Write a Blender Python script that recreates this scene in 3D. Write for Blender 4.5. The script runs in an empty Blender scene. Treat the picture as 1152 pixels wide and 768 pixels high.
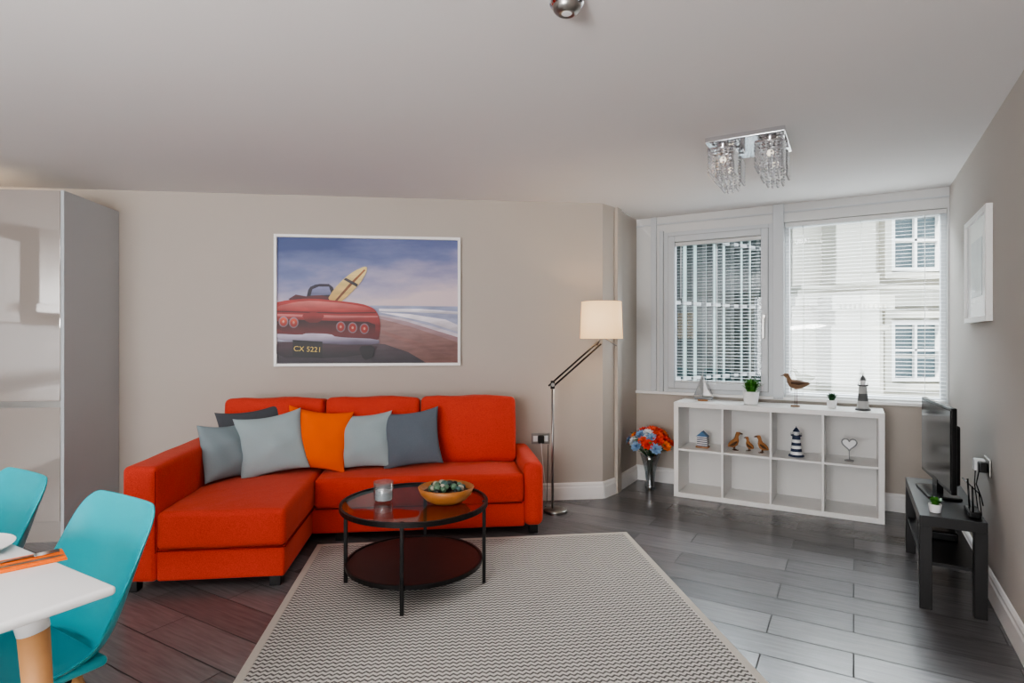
import bpy, bmesh, math, random
from mathutils import Vector, Matrix
random.seed(7)
D=bpy.data; C=bpy.context; col=C.scene.collection

# ------------------------------------------------------------ materials
def lin(c):
    o=[]
    for v in c[:3]:
        v=v/255.0
        o.append(v/12.92 if v<=0.04045 else ((v+0.055)/1.055)**2.4)
    return (*o,1.0)
def mat(name,c,rough=0.5,metal=0.0,spec=0.5,coat=0.0,emit=None,es=0.0,trans=0.0,ior=1.45,noise=0.0,nscale=200,bump=0.0,alpha=1.0):
    m=D.materials.new(name); m.use_nodes=True
    nt=m.node_tree; b=nt.nodes['Principled BSDF']
    b.inputs['Base Color'].default_value=lin(c)
    b.inputs['Roughness'].default_value=rough
    b.inputs['Metallic'].default_value=metal
    b.inputs['Specular IOR Level'].default_value=spec
    b.inputs['Coat Weight'].default_value=coat
    b.inputs['Coat Roughness'].default_value=0.03
    b.inputs['Transmission Weight'].default_value=trans
    b.inputs['IOR'].default_value=ior
    b.inputs['Alpha'].default_value=alpha
    if emit:
        b.inputs['Emission Color'].default_value=lin(emit); b.inputs['Emission Strength'].default_value=es
    if noise or bump:
        tc=nt.nodes.new('ShaderNodeTexCoord'); n=nt.nodes.new('ShaderNodeTexNoise')
        n.inputs['Scale'].default_value=nscale; n.inputs['Detail'].default_value=3
        nt.links.new(tc.outputs['Object'],n.inputs['Vector'])
        if noise:
            r=nt.nodes.new('ShaderNodeMix'); r.data_type='RGBA'
            l=lin(c)
            r.inputs[6].default_value=(l[0]*(1-noise),l[1]*(1-noise),l[2]*(1-noise),1)
            r.inputs[7].default_value=(min(1,l[0]*(1+noise)),min(1,l[1]*(1+noise)),min(1,l[2]*(1+noise)),1)
            nt.links.new(n.outputs['Fac'],r.inputs[0]); nt.links.new(r.outputs[2],b.inputs['Base Color'])
        if bump:
            bp=nt.nodes.new('ShaderNodeBump'); bp.inputs['Strength'].default_value=bump; bp.inputs['Distance'].default_value=0.004
            nt.links.new(n.outputs['Fac'],bp.inputs['Height']); nt.links.new(bp.outputs['Normal'],b.inputs['Normal'])
    return m
def glassmat(name,tint=(235,240,240),gl=0.08,rough=0.0):
    m=D.materials.new(name); m.use_nodes=True; nt=m.node_tree; nt.nodes.clear()
    o=nt.nodes.new('ShaderNodeOutputMaterial'); t=nt.nodes.new('ShaderNodeBsdfTransparent'); g=nt.nodes.new('ShaderNodeBsdfGlossy'); mx=nt.nodes.new('ShaderNodeMixShader')
    t.inputs[0].default_value=lin(tint); g.inputs['Roughness'].default_value=rough
    mx.inputs[0].default_value=gl
    nt.links.new(t.outputs[0],mx.inputs[1]); nt.links.new(g.outputs[0],mx.inputs[2]); nt.links.new(mx.outputs[0],o.inputs[0])
    return m

M={}
M['wall']=mat('wall_paint',(187,178,169),0.85,noise=0.02,nscale=3,bump=0.02)
M['wallr']=mat('wall_paint_right',(186,180,174),0.85,noise=0.02,nscale=3)
M['ceil']=mat('ceiling_paint',(229,226,225),0.9,noise=0.01,nscale=2)
M['trim']=mat('trim_white',(238,236,234),0.4)
M['panel']=mat('window_panel',(212,212,211),0.5)
M['frame']=mat('window_frame_grey',(200,203,206),0.35)
M['white']=mat('white_laminate',(240,239,237),0.35)
M['whiteb']=mat('white_back',(224,222,219),0.5)
M['sofadk']=mat('sofa_seam',(140,36,26),0.9,spec=0.1)
M['blk']=mat('black_wood',(24,22,22),0.35)
M['blkm']=mat('black_metal',(28,26,26),0.4,metal=0.3)
M['brn']=mat('dark_brown_shelf',(56,32,28),0.4,noise=0.2,nscale=20)
M['chrome']=mat('chrome',(225,225,228),0.10,metal=1.0)
M['steel']=mat('brushed_steel',(160,158,155),0.3,metal=1.0)
M['cab']=mat('gloss_cabinet',(160,150,143),0.04,coat=1.0,spec=.8)
M['cab'].node_tree.nodes['Principled BSDF'].inputs['Coat IOR'].default_value=2.5
M['cabs']=mat('cabinet_side',(186,190,193),0.35)
M['teal']=mat('teal_plastic',(36,160,172),0.3)
M['wood']=mat('beech_wood',(205,150,100),0.45,noise=0.12,nscale=15)
M['oak']=mat('bowl_wood',(176,112,58),0.4,noise=0.25,nscale=25)
M['tabletop']=mat('table_white',(240,240,240),0.25)
M['glass']=glassmat('window_glass',(250,252,252),0.04)
M['tglass']=glassmat('table_glass',(222,224,223),0.26,0.02)
M['cglass']=glassmat('clear_glass',(240,244,246),0.22,0.03)
M['slat']=mat('blind_slat',(220,220,218),0.45)
M['paper']=mat('orange_paper',(245,115,20),0.7)
M['candle']=mat('candle_wax',(240,240,240),0.5)
M['tv']=mat('tv_plastic',(14,14,15),0.25)
M['screen']=mat('tv_screen',(8,9,11),0.12)
M['green']=mat('leaf_green',(66,126,42),0.5,noise=0.3,nscale=30)
M['dgreen']=mat('leaf_dark',(40,80,48),0.5,noise=0.3,nscale=30)
M['pot']=mat('pot_white',(240,240,240),0.3)
M['navy']=mat('navy',(40,52,80),0.5)
M['grey']=mat('grey_painted',(150,152,152),0.6)
M['birdw']=mat('carved_wood',(168,116,70),0.6,noise=0.2,nscale=40)
M['birdb']=mat('carved_wood_dark',(92,68,50),0.6,noise=0.2,nscale=40)

def sofa_mat():
    m=D.materials.new('sofa_fabric'); m.use_nodes=True; nt=m.node_tree; N=nt.nodes; L=nt.links; b=N['Principled BSDF']
    b.inputs['Roughness'].default_value=.9; b.inputs['Specular IOR Level'].default_value=.15
    b.inputs['Sheen Weight'].default_value=.22; b.inputs['Sheen Tint'].default_value=lin((255,180,160))
    tc=N.new('ShaderNodeTexCoord')
    n1=N.new('ShaderNodeTexNoise'); n1.inputs['Scale'].default_value=230; n1.inputs['Detail'].default_value=2; L.new(tc.outputs['Object'],n1.inputs['Vector'])
    n2=N.new('ShaderNodeTexNoise'); n2.inputs['Scale'].default_value=7; n2.inputs['Detail'].default_value=3; L.new(tc.outputs['Object'],n2.inputs['Vector'])
    rp=N.new('ShaderNodeMapRange'); rp.inputs[1].default_value=.25; rp.inputs[2].default_value=.75; L.new(n1.outputs[0],rp.inputs[0])
    mx=N.new('ShaderNodeMix'); mx.data_type='RGBA'; mx.inputs[6].default_value=lin((186,58,46)); mx.inputs[7].default_value=lin((216,76,58)); L.new(rp.outputs[0],mx.inputs[0]); L.new(mx.outputs[2],b.inputs['Base Color'])
    ad=N.new('ShaderNodeMath'); ad.operation='MULTIPLY_ADD'; ad.inputs[1].default_value=7.0; L.new(n2.outputs[0],ad.inputs[0]); L.new(n1.outputs[0],ad.inputs[2])
    bp=N.new('ShaderNodeBump'); bp.inputs['Strength'].default_value=.22; bp.inputs['Distance'].default_value=.004; L.new(ad.outputs[0],bp.inputs['Height']); L.new(bp.outputs[0],b.inputs['Normal'])
    return m
M['sofa']=sofa_mat()

def floor_mat():
    m=D.materials.new('wood_plank_tile'); m.use_nodes=True; nt=m.node_tree; N=nt.nodes; L=nt.links; b=N['Principled BSDF']
    tc=N.new('ShaderNodeTexCoord'); vr=N.new('ShaderNodeVectorRotate'); vr.rotation_type='Z_AXIS'; vr.inputs['Angle'].default_value=ANG
    L.new(tc.outputs['Object'],vr.inputs['Vector'])
    br=N.new('ShaderNodeTexBrick'); br.offset=0.37; br.inputs['Scale'].default_value=1.0
    br.inputs['Brick Width'].default_value=0.9; br.inputs['Row Height'].default_value=0.2; br.inputs['Mortar Size'].default_value=0.003
    br.inputs['Mortar Smooth'].default_value=0.1; br.inputs['Bias'].default_value=0
    br.inputs['Color1'].default_value=lin((90,89,91)); br.inputs['Color2'].default_value=lin((118,117,119)); br.inputs['Mortar'].default_value=lin((36,35,36))
    L.new(vr.outputs[0],br.inputs['Vector'])
    mp=N.new('ShaderNodeMapping'); mp.inputs['Scale'].default_value=(2.4,30,1); L.new(vr.outputs[0],mp.inputs['Vector'])
    n=N.new('ShaderNodeTexNoise'); n.inputs['Scale'].default_value=2.2; n.inputs['Detail'].default_value=6; n.inputs['Distortion'].default_value=0.3
    L.new(mp.outputs[0],n.inputs['Vector'])
    rp=N.new('ShaderNodeValToRGB'); rp.color_ramp.elements[0].position=0.25; rp.color_ramp.elements[0].color=(0.76,0.75,0.75,1); rp.color_ramp.elements[1].position=0.75; rp.color_ramp.elements[1].color=(1.14,1.13,1.12,1)
    L.new(n.outputs['Fac'],rp.inputs[0])
    mx=N.new('ShaderNodeMix'); mx.data_type='RGBA'; mx.blend_type='MULTIPLY'; mx.inputs[0].default_value=1
    L.new(br.outputs['Color'],mx.inputs[6]); L.new(rp.outputs[0],mx.inputs[7]); L.new(mx.outputs[2],b.inputs['Base Color'])
    b.inputs['Specular IOR Level'].default_value=0.8
    mr=N.new('ShaderNodeMapRange'); mr.inputs[3].default_value=0.26; mr.inputs[4].default_value=0.8
    L.new(br.outputs['Fac'],mr.inputs[0]); L.new(mr.outputs[0],b.inputs['Roughness'])
    bp=N.new('ShaderNodeBump'); bp.inputs['Strength'].default_value=0.7; bp.inputs['Distance'].default_value=0.003; bp.invert=True
    L.new(br.outputs['Fac'],bp.inputs['Height']); L.new(bp.outputs[0],b.inputs['Normal'])
    return m
def rug_mat():
    m=D.materials.new('rug_chevron'); m.use_nodes=True; nt=m.node_tree; N=nt.nodes; L=nt.links; b=N['Principled BSDF']
    tc=N.new('ShaderNodeTexCoord'); sp=N.new('ShaderNodeSeparateXYZ'); L.new(tc.outputs['Object'],sp.inputs[0])
    def math_(op,a,bv=None):
        q=N.new('ShaderNodeMath'); q.operation=op
        for i,v in enumerate((a,bv)):
            if v is None: continue
            if isinstance(v,(int,float)): q.inputs[i].default_value=v
            else: L.new(v,q.inputs[i])
        return q.outputs[0]
    x=sp.outputs[0]; y=sp.outputs[1]
    t=math_('PINGPONG',math_('MULTIPLY',x,1/0.028),0.5)
    ph=math_('ADD',math_('MULTIPLY',y,1/0.027),math_('MULTIPLY',t,0.9))
    f=math_('FRACT',ph)
    st=math_('GREATER_THAN',f,0.56)
    nz=N.new('ShaderNodeTexNoise'); nz.inputs['Scale'].default_value=160; L.new(tc.outputs['Object'],nz.inputs['Vector'])
    st2=math_('MULTIPLY',st,math_('ADD',0.62,math_('MULTIPLY',nz.outputs[0],0.5)))
    mx=N.new('ShaderNodeMix'); mx.data_type='RGBA'; L.new(st2,mx.inputs[0])
    mx.inputs[6].default_value=lin((200,196,190)); mx.inputs[7].default_value=lin((82,79,78))
    L.new(mx.outputs[2],b.inputs['Base Color']); b.inputs['Roughness'].default_value=0.95; b.inputs['Specular IOR Level'].default_value=0.1
    bp=N.new('ShaderNodeBump'); bp.inputs['Strength'].default_value=0.4; bp.inputs['Distance'].default_value=0.003
    L.new(f,bp.inputs['Height']); L.new(bp.outputs[0],b.inputs['Normal'])
    return m

# ------------------------------------------------------------ geometry helpers
def link(o,parent=None):
    col.objects.link(o)
    if parent: o.parent=parent
    return o
def G(name,loc=(0,0,0),rz=0.0):
    e=D.objects.new(name,None); e.empty_display_size=0.1; e.location=loc; e.rotation_euler=(0,0,rz); return link(e)
def mk(name,verts,faces,m,parent=None,smooth=False,loc=(0,0,0),rot=(0,0,0),bevel=0,seg=2):
    me=D.meshes.new(name); me.from_pydata([tuple(v) for v in verts],[],faces); me.update()
    bm=bmesh.new(); bm.from_mesh(me); bmesh.ops.recalc_face_normals(bm,faces=bm.faces); bm.to_mesh(me); bm.free()
    if m: me.materials.append(m)
    o=D.objects.new(name,me); o.location=loc; o.rotation_euler=rot
    if smooth:
        for p in me.polygons: p.use_smooth=True
    if bevel:
        bv=o.modifiers.new('bev','BEVEL'); bv.width=bevel; bv.segments=seg; bv.limit_method='ANGLE'; bv.angle_limit=0.6
    return link(o,parent)
def boxvf(b,V,F):
    x0,x1,y0,y1,z0,z1=b; n=len(V)
    V+= [(x0,y0,z0),(x1,y0,z0),(x1,y1,z0),(x0,y1,z0),(x0,y0,z1),(x1,y0,z1),(x1,y1,z1),(x0,y1,z1)]
    F+= [(n,n+3,n+2,n+1),(n+4,n+5,n+6,n+7),(n,n+1,n+5,n+4),(n+1,n+2,n+6,n+5),(n+2,n+3,n+7,n+6),(n+3,n,n+4,n+7)]
def boxes(name,bl,m,parent=None,bevel=0,**k):
    V=[];F=[]
    for b in bl: boxvf(b,V,F)
    return mk(name,V,F,m,parent,bevel=bevel,**k)
def box(name,x0,x1,y0,y1,z0,z1,m,parent=None,bevel=0,**k):
    return boxes(name,[(x0,x1,y0,y1,z0,z1)],m,parent,bevel,**k)
def rbox(name,x0,x1,y0,y1,z0,z1,r,m,parent=None,bulge=(0,0,0),loc=None,rot=(0,0,0),wr=0.0):
    w,d,h=x1-x0,y1-y0,z1-z0; cx,cy,cz=(x0+x1)/2,(y0+y1)/2,(z0+z1)/2
    def cs(L):
        a=[-L/2,-L/2+r*.35,-L/2+r*.7,-L/2+r]; k=7
        mid=[-L/2+r+(L-2*r)*i/k for i in range(1,k)]
        return a+mid+[-q for q in reversed(a)]
    X,Y,Z=cs(w),cs(d),cs(h)
    bm=bmesh.new()
    def f(p):
        inn=Vector((max(-w/2+r,min(w/2-r,p[0])),max(-d/2+r,min(d/2-r,p[1])),max(-h/2+r,min(h/2-r,p[2]))))
        q=Vector(p)-inn
        if q.length>1e-9: q=q.normalized()*r
        q=inn+q
        a,b_,c=(2*q[0]/w,2*q[1]/d,2*q[2]/h)
        ph=0.3*w
        q[0]+=bulge[0]*a*(1-b_*b_)*(1-c*c); q[1]+=bulge[1]*b_*(1-a*a)*(1-c*c); q[2]+=bulge[2]*c*(1-a*a)*(1-b_*b_)
        if wr:
            q[1]+=wr*math.sin(q[0]*23+ph*9+q[2]*11); q[2]+=wr*math.sin(q[0]*17+q[1]*13+ph)
        return q
    def grid(A,B,fn):
        g=[[bm.verts.new(f(fn(a,b))) for b in B] for a in A]
        for i in range(len(A)-1):
            for j in range(len(B)-1):
                bm.faces.new((g[i][j],g[i+1][j],g[i+1][j+1],g[i][j+1]))
    for s in (-1,1):
        grid(X,Y,lambda a,b:(a,b,s*h/2)); grid(X,Z,lambda a,b:(a,s*d/2,b)); grid(Y,Z,lambda a,b:(s*w/2,a,b))
    bmesh.ops.remove_doubles(bm,verts=bm.verts,dist=1e-5); bmesh.ops.recalc_face_normals(bm,faces=bm.faces)
    me=D.meshes.new(name); bm.to_mesh(me); bm.free(); me.materials.append(m)
    for p in me.polygons: p.use_smooth=True
    o=D.objects.new(name,me); o.location=loc if loc else (cx,cy,cz); o.rotation_euler=rot
    return link(o,parent)
def lathe(name,prof,m,parent=None,loc=(0,0,0),seg=32,smooth=True,rot=(0,0,0),bevel=0):
    V=[];F=[]
    for r,z in prof:
        for i in range(seg):
            a=2*math.pi*i/seg; V.append((max(r,1e-4)*math.cos(a),max(r,1e-4)*math.sin(a),z))
    for j in range(len(prof)-1):
        for i in range(seg):
            k=(i+1)%seg; F.append((j*seg+i,j*seg+k,(j+1)*seg+k,(j+1)*seg+i))
    F.append(tuple(range(seg))); F.append(tuple(range((len(prof)-1)*seg,len(prof)*seg)))
    o=mk(name,V,F,m,parent,smooth=False,loc=loc,rot=rot)
    if smooth:
        for p in o.data.polygons: p.use_smooth=len(p.vertices)==4
        try: o.data.set_sharp_from_angle(angle=0.7)
        except Exception: pass
    return o
def lathe_open(name,prof,m,parent=None,loc=(0,0,0),seg=32,th=0.003):
    V=[];F=[]
    for r,z in prof:
        for i in range(seg):
            a=2*math.pi*i/seg; V.append((max(r,1e-4)*math.cos(a),max(r,1e-4)*math.sin(a),z))
    for j in range(len(prof)-1):
        for i in range(seg):
            k=(i+1)%seg; F.append((j*seg+i,j*seg+k,(j+1)*seg+k,(j+1)*seg+i))
    o=mk(name,V,F,m,parent,smooth=True,loc=loc)
    s=o.modifiers.new('sol','SOLIDIFY'); s.thickness=th
    return o
def tubevf(pts,rad,V,F,seg=10,sy=1.0):
    pts=[Vector(p) for p in pts]; n=len(pts)
    if not isinstance(rad,(list,tuple)): rad=[rad]*n
    base=len(V); up=None
    for i,p in enumerate(pts):
        t=(pts[min(i+1,n-1)]-pts[max(i-1,0)]).normalized()
        if up is None:
            up=Vector((0,0,1)) if abs(t.z)<0.9 else Vector((1,0,0))
        a=t.cross(up)
        if a.length<1e-6: a=t.orthogonal()
        a.normalize(); b=a.cross(t).normalized(); up=b
        for k in range(seg):
            an=2*math.pi*k/seg; V.append(p+(a*math.cos(an)*sy+b*math.sin(an))*rad[i])
    for i in range(n-1):
        for k in range(seg):
            q=(k+1)%seg; F.append((base+i*seg+k,base+i*seg+q,base+(i+1)*seg+q,base+(i+1)*seg+k))
    F.append(tuple(base+k for k in range(seg))); F.append(tuple(base+(n-1)*seg+k for k in range(seg)))
def tube(name,pts,rad,m,parent=None,seg=10,sy=1.0,smooth=True,**k):
    V=[];F=[]; tubevf(pts,rad,V,F,seg,sy); return mk(name,V,F,m,parent,smooth=smooth,**k)
def tubes(name,lst,m,parent=None,seg=8,smooth=True,**k):
    V=[];F=[]
    for pts,r in lst: tubevf(pts,r,V,F,seg)
    return mk(name,V,F,m,parent,smooth=smooth,**k)
def disc_ring(name,ri,ro,z0,z1,m,parent,seg=64,loc=(0,0,0)):
    V=[];F=[]
    for i in range(seg):
        a=2*math.pi*i/seg; c,s=math.cos(a),math.sin(a)
        V+=[(ri*c,ri*s,z0),(ro*c,ro*s,z0),(ro*c,ro*s,z1),(ri*c,ri*s,z1)]
    for i in range(seg):
        j=(i+1)%seg
        for k in range(4): F.append((i*4+k,j*4+k,j*4+(k+1)%4,i*4+(k+1)%4))
    return mk(name,V,F,m,parent,loc=loc)
def spheres(name,lst,m,parent=None,sub=1,smooth=True):
    bm=bmesh.new()
    for (x,y,z,r) in lst:
        bmesh.ops.create_icosphere(bm,subdivisions=sub,radius=r,matrix=Matrix.Translation((x,y,z)))
    me=D.meshes.new(name); bm.to_mesh(me); bm.free(); me.materials.append(m)
    for p in me.polygons: p.use_smooth=smooth
    return link(D.objects.new(name,me),parent)
def pillow(name,W,H,T,m,parent,loc,rot,seed=0):
    n=26; V=[];F=[]
    rr=random.Random(seed)
    p1,p2=rr.random()*6,rr.random()*6
    for s in (1,-1):
        for i in range(n+1):
            for j in range(n+1):
                u=-1+2*i/n; v=-1+2*j/n
                u=math.sin(u*math.pi/2); v=math.sin(v*math.pi/2)
                x=u*W/2*(1-.10*(1-v*v)); z=v*H/2*(1-.08*(1-u*u))
                t=T/2*max(0,((1-u*u)*(1-v*v)))**0.42
                t*=1+0.09*math.sin(6*u+p1+3*v)+0.07*math.sin(7*v+p2-2*u)
                z-=0.035*H*(1-u*u)*(v+1)*0.5
                V.append((x,s*t,z))
    N=(n+1)*(n+1)
    for s in range(2):
        for i in range(n):
            for j in range(n):
                a=s*N+i*(n+1)+j; F.append((a,a+1,a+n+2,a+n+1))
    me=D.meshes.new(name); me.from_pydata(V,[],F)
    bm=bmesh.new(); bm.from_mesh(me); bmesh.ops.remove_doubles(bm,verts=bm.verts,dist=1e-5); bmesh.ops.recalc_face_normals(bm,faces=bm.faces); bm.to_mesh(me); bm.free()
    me.materials.append(m)
    for p in me.polygons: p.use_smooth=True
    o=D.objects.new(name,me); o.location=loc; o.rotation_euler=rot
    return link(o,parent)

# ------------------------------------------------------------ layout
H=2.4
W0=Vector((1.153,5.41)); W1=Vector((3.17,4.23))
d=(W1-W0).normalized(); n_=Vector((-d.y,d.x)); WL=(W1-W0).length
ANG=-math.atan2(d.y,d.x); R1=math.atan2(d.y,d.x)
P0=Vector((0.739,4.76)); e_=Vector((0.9932,0.1165)); R2=math.atan2(e_.y,e_.x); bn=Vector((-e_.y,e_.x))
PA=Vector((0.85,4.89))
BL=P0-e_*5.4           # far left end of back wall
LB=Vector((BL.x+0.4,-2.4))
RB=W1-n_*((W1.y+2.4)/n_.y)
poly=[BL,P0,PA,W0,W1,RB,LB]
cen=Vector((0,2))
def wall(name,A,B,m,z0=0,z1=H,th=0.15,ext=0.0):
    t=(B-A).normalized(); nn=Vector((-t.y,t.x))
    if (cen-A).dot(nn)>0: nn=-nn
    A2=A-t*ext; B2=B+t*ext
    q=[A2,B2,B2+nn*th,A2+nn*th]
    V=[(p.x,p.y,z) for z in (z0,z1) for p in q]
    F=[(0,1,2,3),(4,5,6,7),(0,1,5,4),(1,2,6,5),(2,3,7,6),(3,0,4,7)]
    return mk(name,V,F,m)
def baseb(name,A,B,e0=0,e1=0):
    t=(B-A).normalized(); nn=Vector((-t.y,t.x))
    if (cen-A).dot(nn)<0: nn=-nn
    L=(B-A).length
    prof=[(0,0),(.018,0),(.018,.095),(.013,.105),(.013,.12),(.006,.132),(0,.135)]
    V=[];F=[]
    for s in (-e0,L+e1):
        for (o,z) in prof:
            p=A+t*s+nn*o; V.append((p.x,p.y,z))
    k=len(prof)
    for i in range(k):
        j=(i+1)%k; F.append((i,j,k+j,k+i))
    F+= [tuple(range(k)),tuple(range(k,2*k))]
    return mk(name,V,F,M['trim'])
wall('wall_back',BL,P0,M['wall'])
wall('wall_corner_return',P0,PA,M['wall'])
wall('wall_alcove',PA,W0,M['wall'])
wall('wall_right',W1,RB,M['wallr'])
wall('wall_left',LB,BL,M['wall'])
boxes('wall_rear',[(LB.x,LB.x+.4,-2.55,-2.4,0,H),(RB.x-.2,RB.x,-2.55,-2.4,0,H),(LB.x+.4,RB.x-.2,-2.55,-2.4,0,.3),(LB.x+.4,RB.x-.2,-2.55,-2.4,2.25,H)],M['wall'])
baseb('baseboard_back',BL,P0); baseb('baseboard_corner',P0,PA); baseb('baseboard_alcove',PA,W0); baseb('baseboard_window',W0,W1); baseb('baseboard_right',W1,RB)
k=len(poly)
def slab(name,z0,z1,m,grow=0.0):
    c=sum((p for p in poly),Vector((0,0)))/k
    pp=[p+(p-c).normalized()*grow for p in poly]
    V=[(p.x,p.y,z0) for p in pp]+[(p.x,p.y,z1) for p in pp]
    F=[tuple(range(k)),tuple(range(k,2*k))]+[(i,(i+1)%k,k+(i+1)%k,k+i) for i in range(k)]
    return mk(name,V,F,m)
slab('floor',-0.1,0,floor_mat(),0.1)
slab('ceiling',H,H+0.2,M['ceil'],0.12)
ct=(W0-PA).normalized(); cn=Vector((ct.y,-ct.x))
q0=PA+ct*.02
mk('trim_1',[(p.x,p.y,z) for z in (0.0,H) for p in (q0,q0+cn*.03,q0+ct*.10+cn*.03,q0+ct*.10)],[(0,1,2,3),(4,5,6,7),(0,1,5,4),(1,2,6,5),(2,3,7,6),(3,0,4,7)],M['wall'],bevel=.004)

# window wall ------------------------------------------------
ZS,ZT=0.80,2.25
t1a,t1b,t2a,t2b=0.265,1.164,1.245,2.325
Wg=G('wall_window',(W0.x,W0.y,0),R1)
boxes('wall_below',[(0,WL,0,.18,0,ZS)],M['wall'],Wg)
boxes('wall_panels',[(0,t1a,0,.18,ZS,H),(t1a,WL,0,.18,ZT,H),(t1b,t2a,0,.18,ZS,ZT),(t2b,WL,0,.18,ZS,ZT)],M['panel'],Wg)
boxes('trim_panels',[(0.14,0.19,-.02,0.0,ZS,H),(t1b,t2a,-.035,0,ZS,H-.001),(0,WL,-.012,0,ZT+.075,ZT+.09),(t1a-.045,t1a-.01,-.03,0,ZS,ZT+.02)],M['frame'],Wg,bevel=.003)
sg=G('window_sill',(W0.x,W0.y,0),R1)
boxes('sill_board',[(0.0,WL-.002,-.035,.16,ZS-.002,ZS+.022)],M['trim'],sg,bevel=.004)
def frame_boxes(a,b,z0,z1,t,y0,y1):
    return [(a,a+t,y0,y1,z0,z1),(b-t,b,y0,y1,z0,z1),(a+t,b-t,y0,y1,z0,z0+t),(a+t,b-t,y0,y1,z1-t,z1)]
w1=G('window_1',(W0.x,W0.y,0),R1)
zb=ZS+.022
boxes('outer_frame',frame_boxes(t1a,t1b,zb,ZT,.035,-.015,.10),M['frame'],w1,bevel=.003)
boxes('sash',frame_boxes(t1a+.037,t1b-.037,zb+.037,ZT-.037,.055,-.03,.05),M['frame'],w1,bevel=.005)
boxes('gasket',frame_boxes(t1a+.033,t1b-.033,zb+.033,ZT-.033,.005,-.017,.02)+frame_boxes(t1a+.088,t1b-.088,zb+.088,ZT-.088,.004,-.02,.03),M['grey'],w1)
boxes('handle',[(t1b-.08,t1b-.055,-.05,-.03,1.42,1.5),(t1b-.078,t1b-.06,-.075,-.05,1.3,1.47)],M['steel'],w1,bevel=.003)
boxes('glass',[(t1a+.09,t1b-.09,.032,.036,zb+.09,ZT-.09)],M['glass'],w1)
w2=G('window_2',(W0.x,W0.y,0),R1)
boxes('outer_frame',frame_boxes(t2a,t2b,zb,ZT,.035,.06,.13),M['frame'],w2,bevel=.003)
boxes('glass',[(t2a+.03,t2b-.03,.09,.094,zb+.03,ZT-.03)],M['glass'],w2)
def blind(x0,x1,z0,z1,y,w,sp,tilt,slm):
    g=G('venetian_blind',(W0.x,W0.y,0),R1)
    V=[];F=[]; z=z0+.02
    while z<z1-.03:
        b=len(V)
        for s in (-1,-.33,.33,1):
            yy=s*w/2; zz=0.0015*(1-s*s)
            for X in (x0,x1):
                V.append((X,y+yy*math.cos(tilt)-zz*math.sin(tilt),z+yy*math.sin(tilt)+zz))
        for i in range(3): F.append((b+2*i,b+2*i+1,b+2*i+3,b+2*i+2))
        z+=sp
    o=mk('slats',V,F,slm,g)
    boxes('head_rail',[(x0,x1,y-w*.6,y+w*.6,z1-.03,z1)],M['slat'],g); boxes('bottom_rail',[(x0,x1,y-w*.5,y+w*.5,z0,z0+.012)],M['slat'],g)
    L=[]
    for fr in (.12,.5,.88):
        X=x0+(x1-x0)*fr; L+= [([(X,y-w*.5,z0),(X,y-w*.5,z1)],.0011),([(X,y+w*.5,z0),(X,y+w*.5,z1)],.0011)]
    L.append(([(x0+.05,y-w*.7,z1-.5),(x0+.05,y-w*.7,z1-.02)],.003))
    tubes('cords',L,M['slat'],g,seg=5)
slg=mat('blind_slat_grey',(140,144,146),.45)
blind(t1a+.094,t1b-.094,zb+.093,ZT-.093,.008,.020,.027,.06,slg)
blind(t2a+.01,t2b-.005,zb+.004,ZT-.004,.025,.020,.028,.07,M['slat'])

# ------------------------------------------------------------ exterior
ext=mat('limestone',(196,192,181),0.8,noise=.10,nscale=2)
extg=mat('street_window_glass',(74,88,92),0.15)
fb=G('stone_building',(0,0,0),0)
boxes('facade',[(5.9,14,12.3,13,-8,12)],ext,fb)
bl=[]
for z in (-1.2,2.15,5.5):
    bl+=[(5.85,14,11.95,12.3,z,z+.14),(5.85,14,12.05,12.3,z-.18,z),(5.85,14,11.8,12.3,z+.14,z+.22)]
for z in (-.5,.1,.9,1.5,3.3,4.1,4.8): bl.append((5.9,14,12.25,12.31,z,z+.04))
boxes('cornices',bl,ext,fb)
bl=[]
for x in (6.4,9.6,12.8):
    bl+=[(x,x+1.05,11.7,12.3,-8,1.45),(x-.06,x+1.11,11.6,12.3,1.45,1.55),(x+.05,x+1.0,11.66,12.3,1.55,1.85),(x-.1,x+1.15,11.5,12.3,1.85,2.15),
         (x+.08,x+.97,11.7,12.3,2.37,2.6),(x+.12,x+.93,11.75,12.3,2.6,5.0),(x-.05,x+1.1,11.6,12.3,5.0,5.3)]
    for q in range(10): bl.append((x+.06+q*.095,x+.11+q*.095,11.45,11.5,1.87,1.97))
boxes('pilasters',bl,ext,fb,bevel=.02)
bf=[];bg=[];bs=[]
for x in (7.95,11.1):
    for z in (-2.4,.45,2.75,5.95):
        h=1.15
        bg.append((x,x+.95,12.26,12.29,z,z+h))
        bf+=frame_boxes(x-.05,x+1.0,z-.05,z+h+.05,.07,12.15,12.3)+[(x+.45,x+.5,12.18,12.3,z,z+h),(x,x+.95,12.18,12.3,z+h*.5,z+h*.5+.05)]
        bs+=[(x-.22,x-.08,12.1,12.3,z-.1,z+h+.12),(x+1.03,x+1.17,12.1,12.3,z-.1,z+h+.12),(x-.28,x+1.23,12.0,12.3,z+h+.12,z+h+.26),(x-.28,x+1.23,12.0,12.3,z-.22,z-.1)]
boxes('window_panes',bg,extg,fb); boxes('window_frames',bf,M['white'],fb); boxes('window_surrounds',bs,ext,fb)
ga=Vector((0.6,8.6)); gb_=Vector((6.1,12.7)); gl=(gb_-ga).length; gr=math.atan2((gb_-ga).y,(gb_-ga).x)
gg=G('glass_building',(ga.x,ga.y,0),gr)
tealg=mat('curtain_wall_glass',(172,194,190),0.15,noise=.4,nscale=.9)
dkg=mat('curtain_wall_mullion',(30,40,40),0.5)
boxes('glazing',[(0,gl,.1,.3,-8,12)],tealg,gg)
bl=[]; x=0.0; i=0
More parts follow.
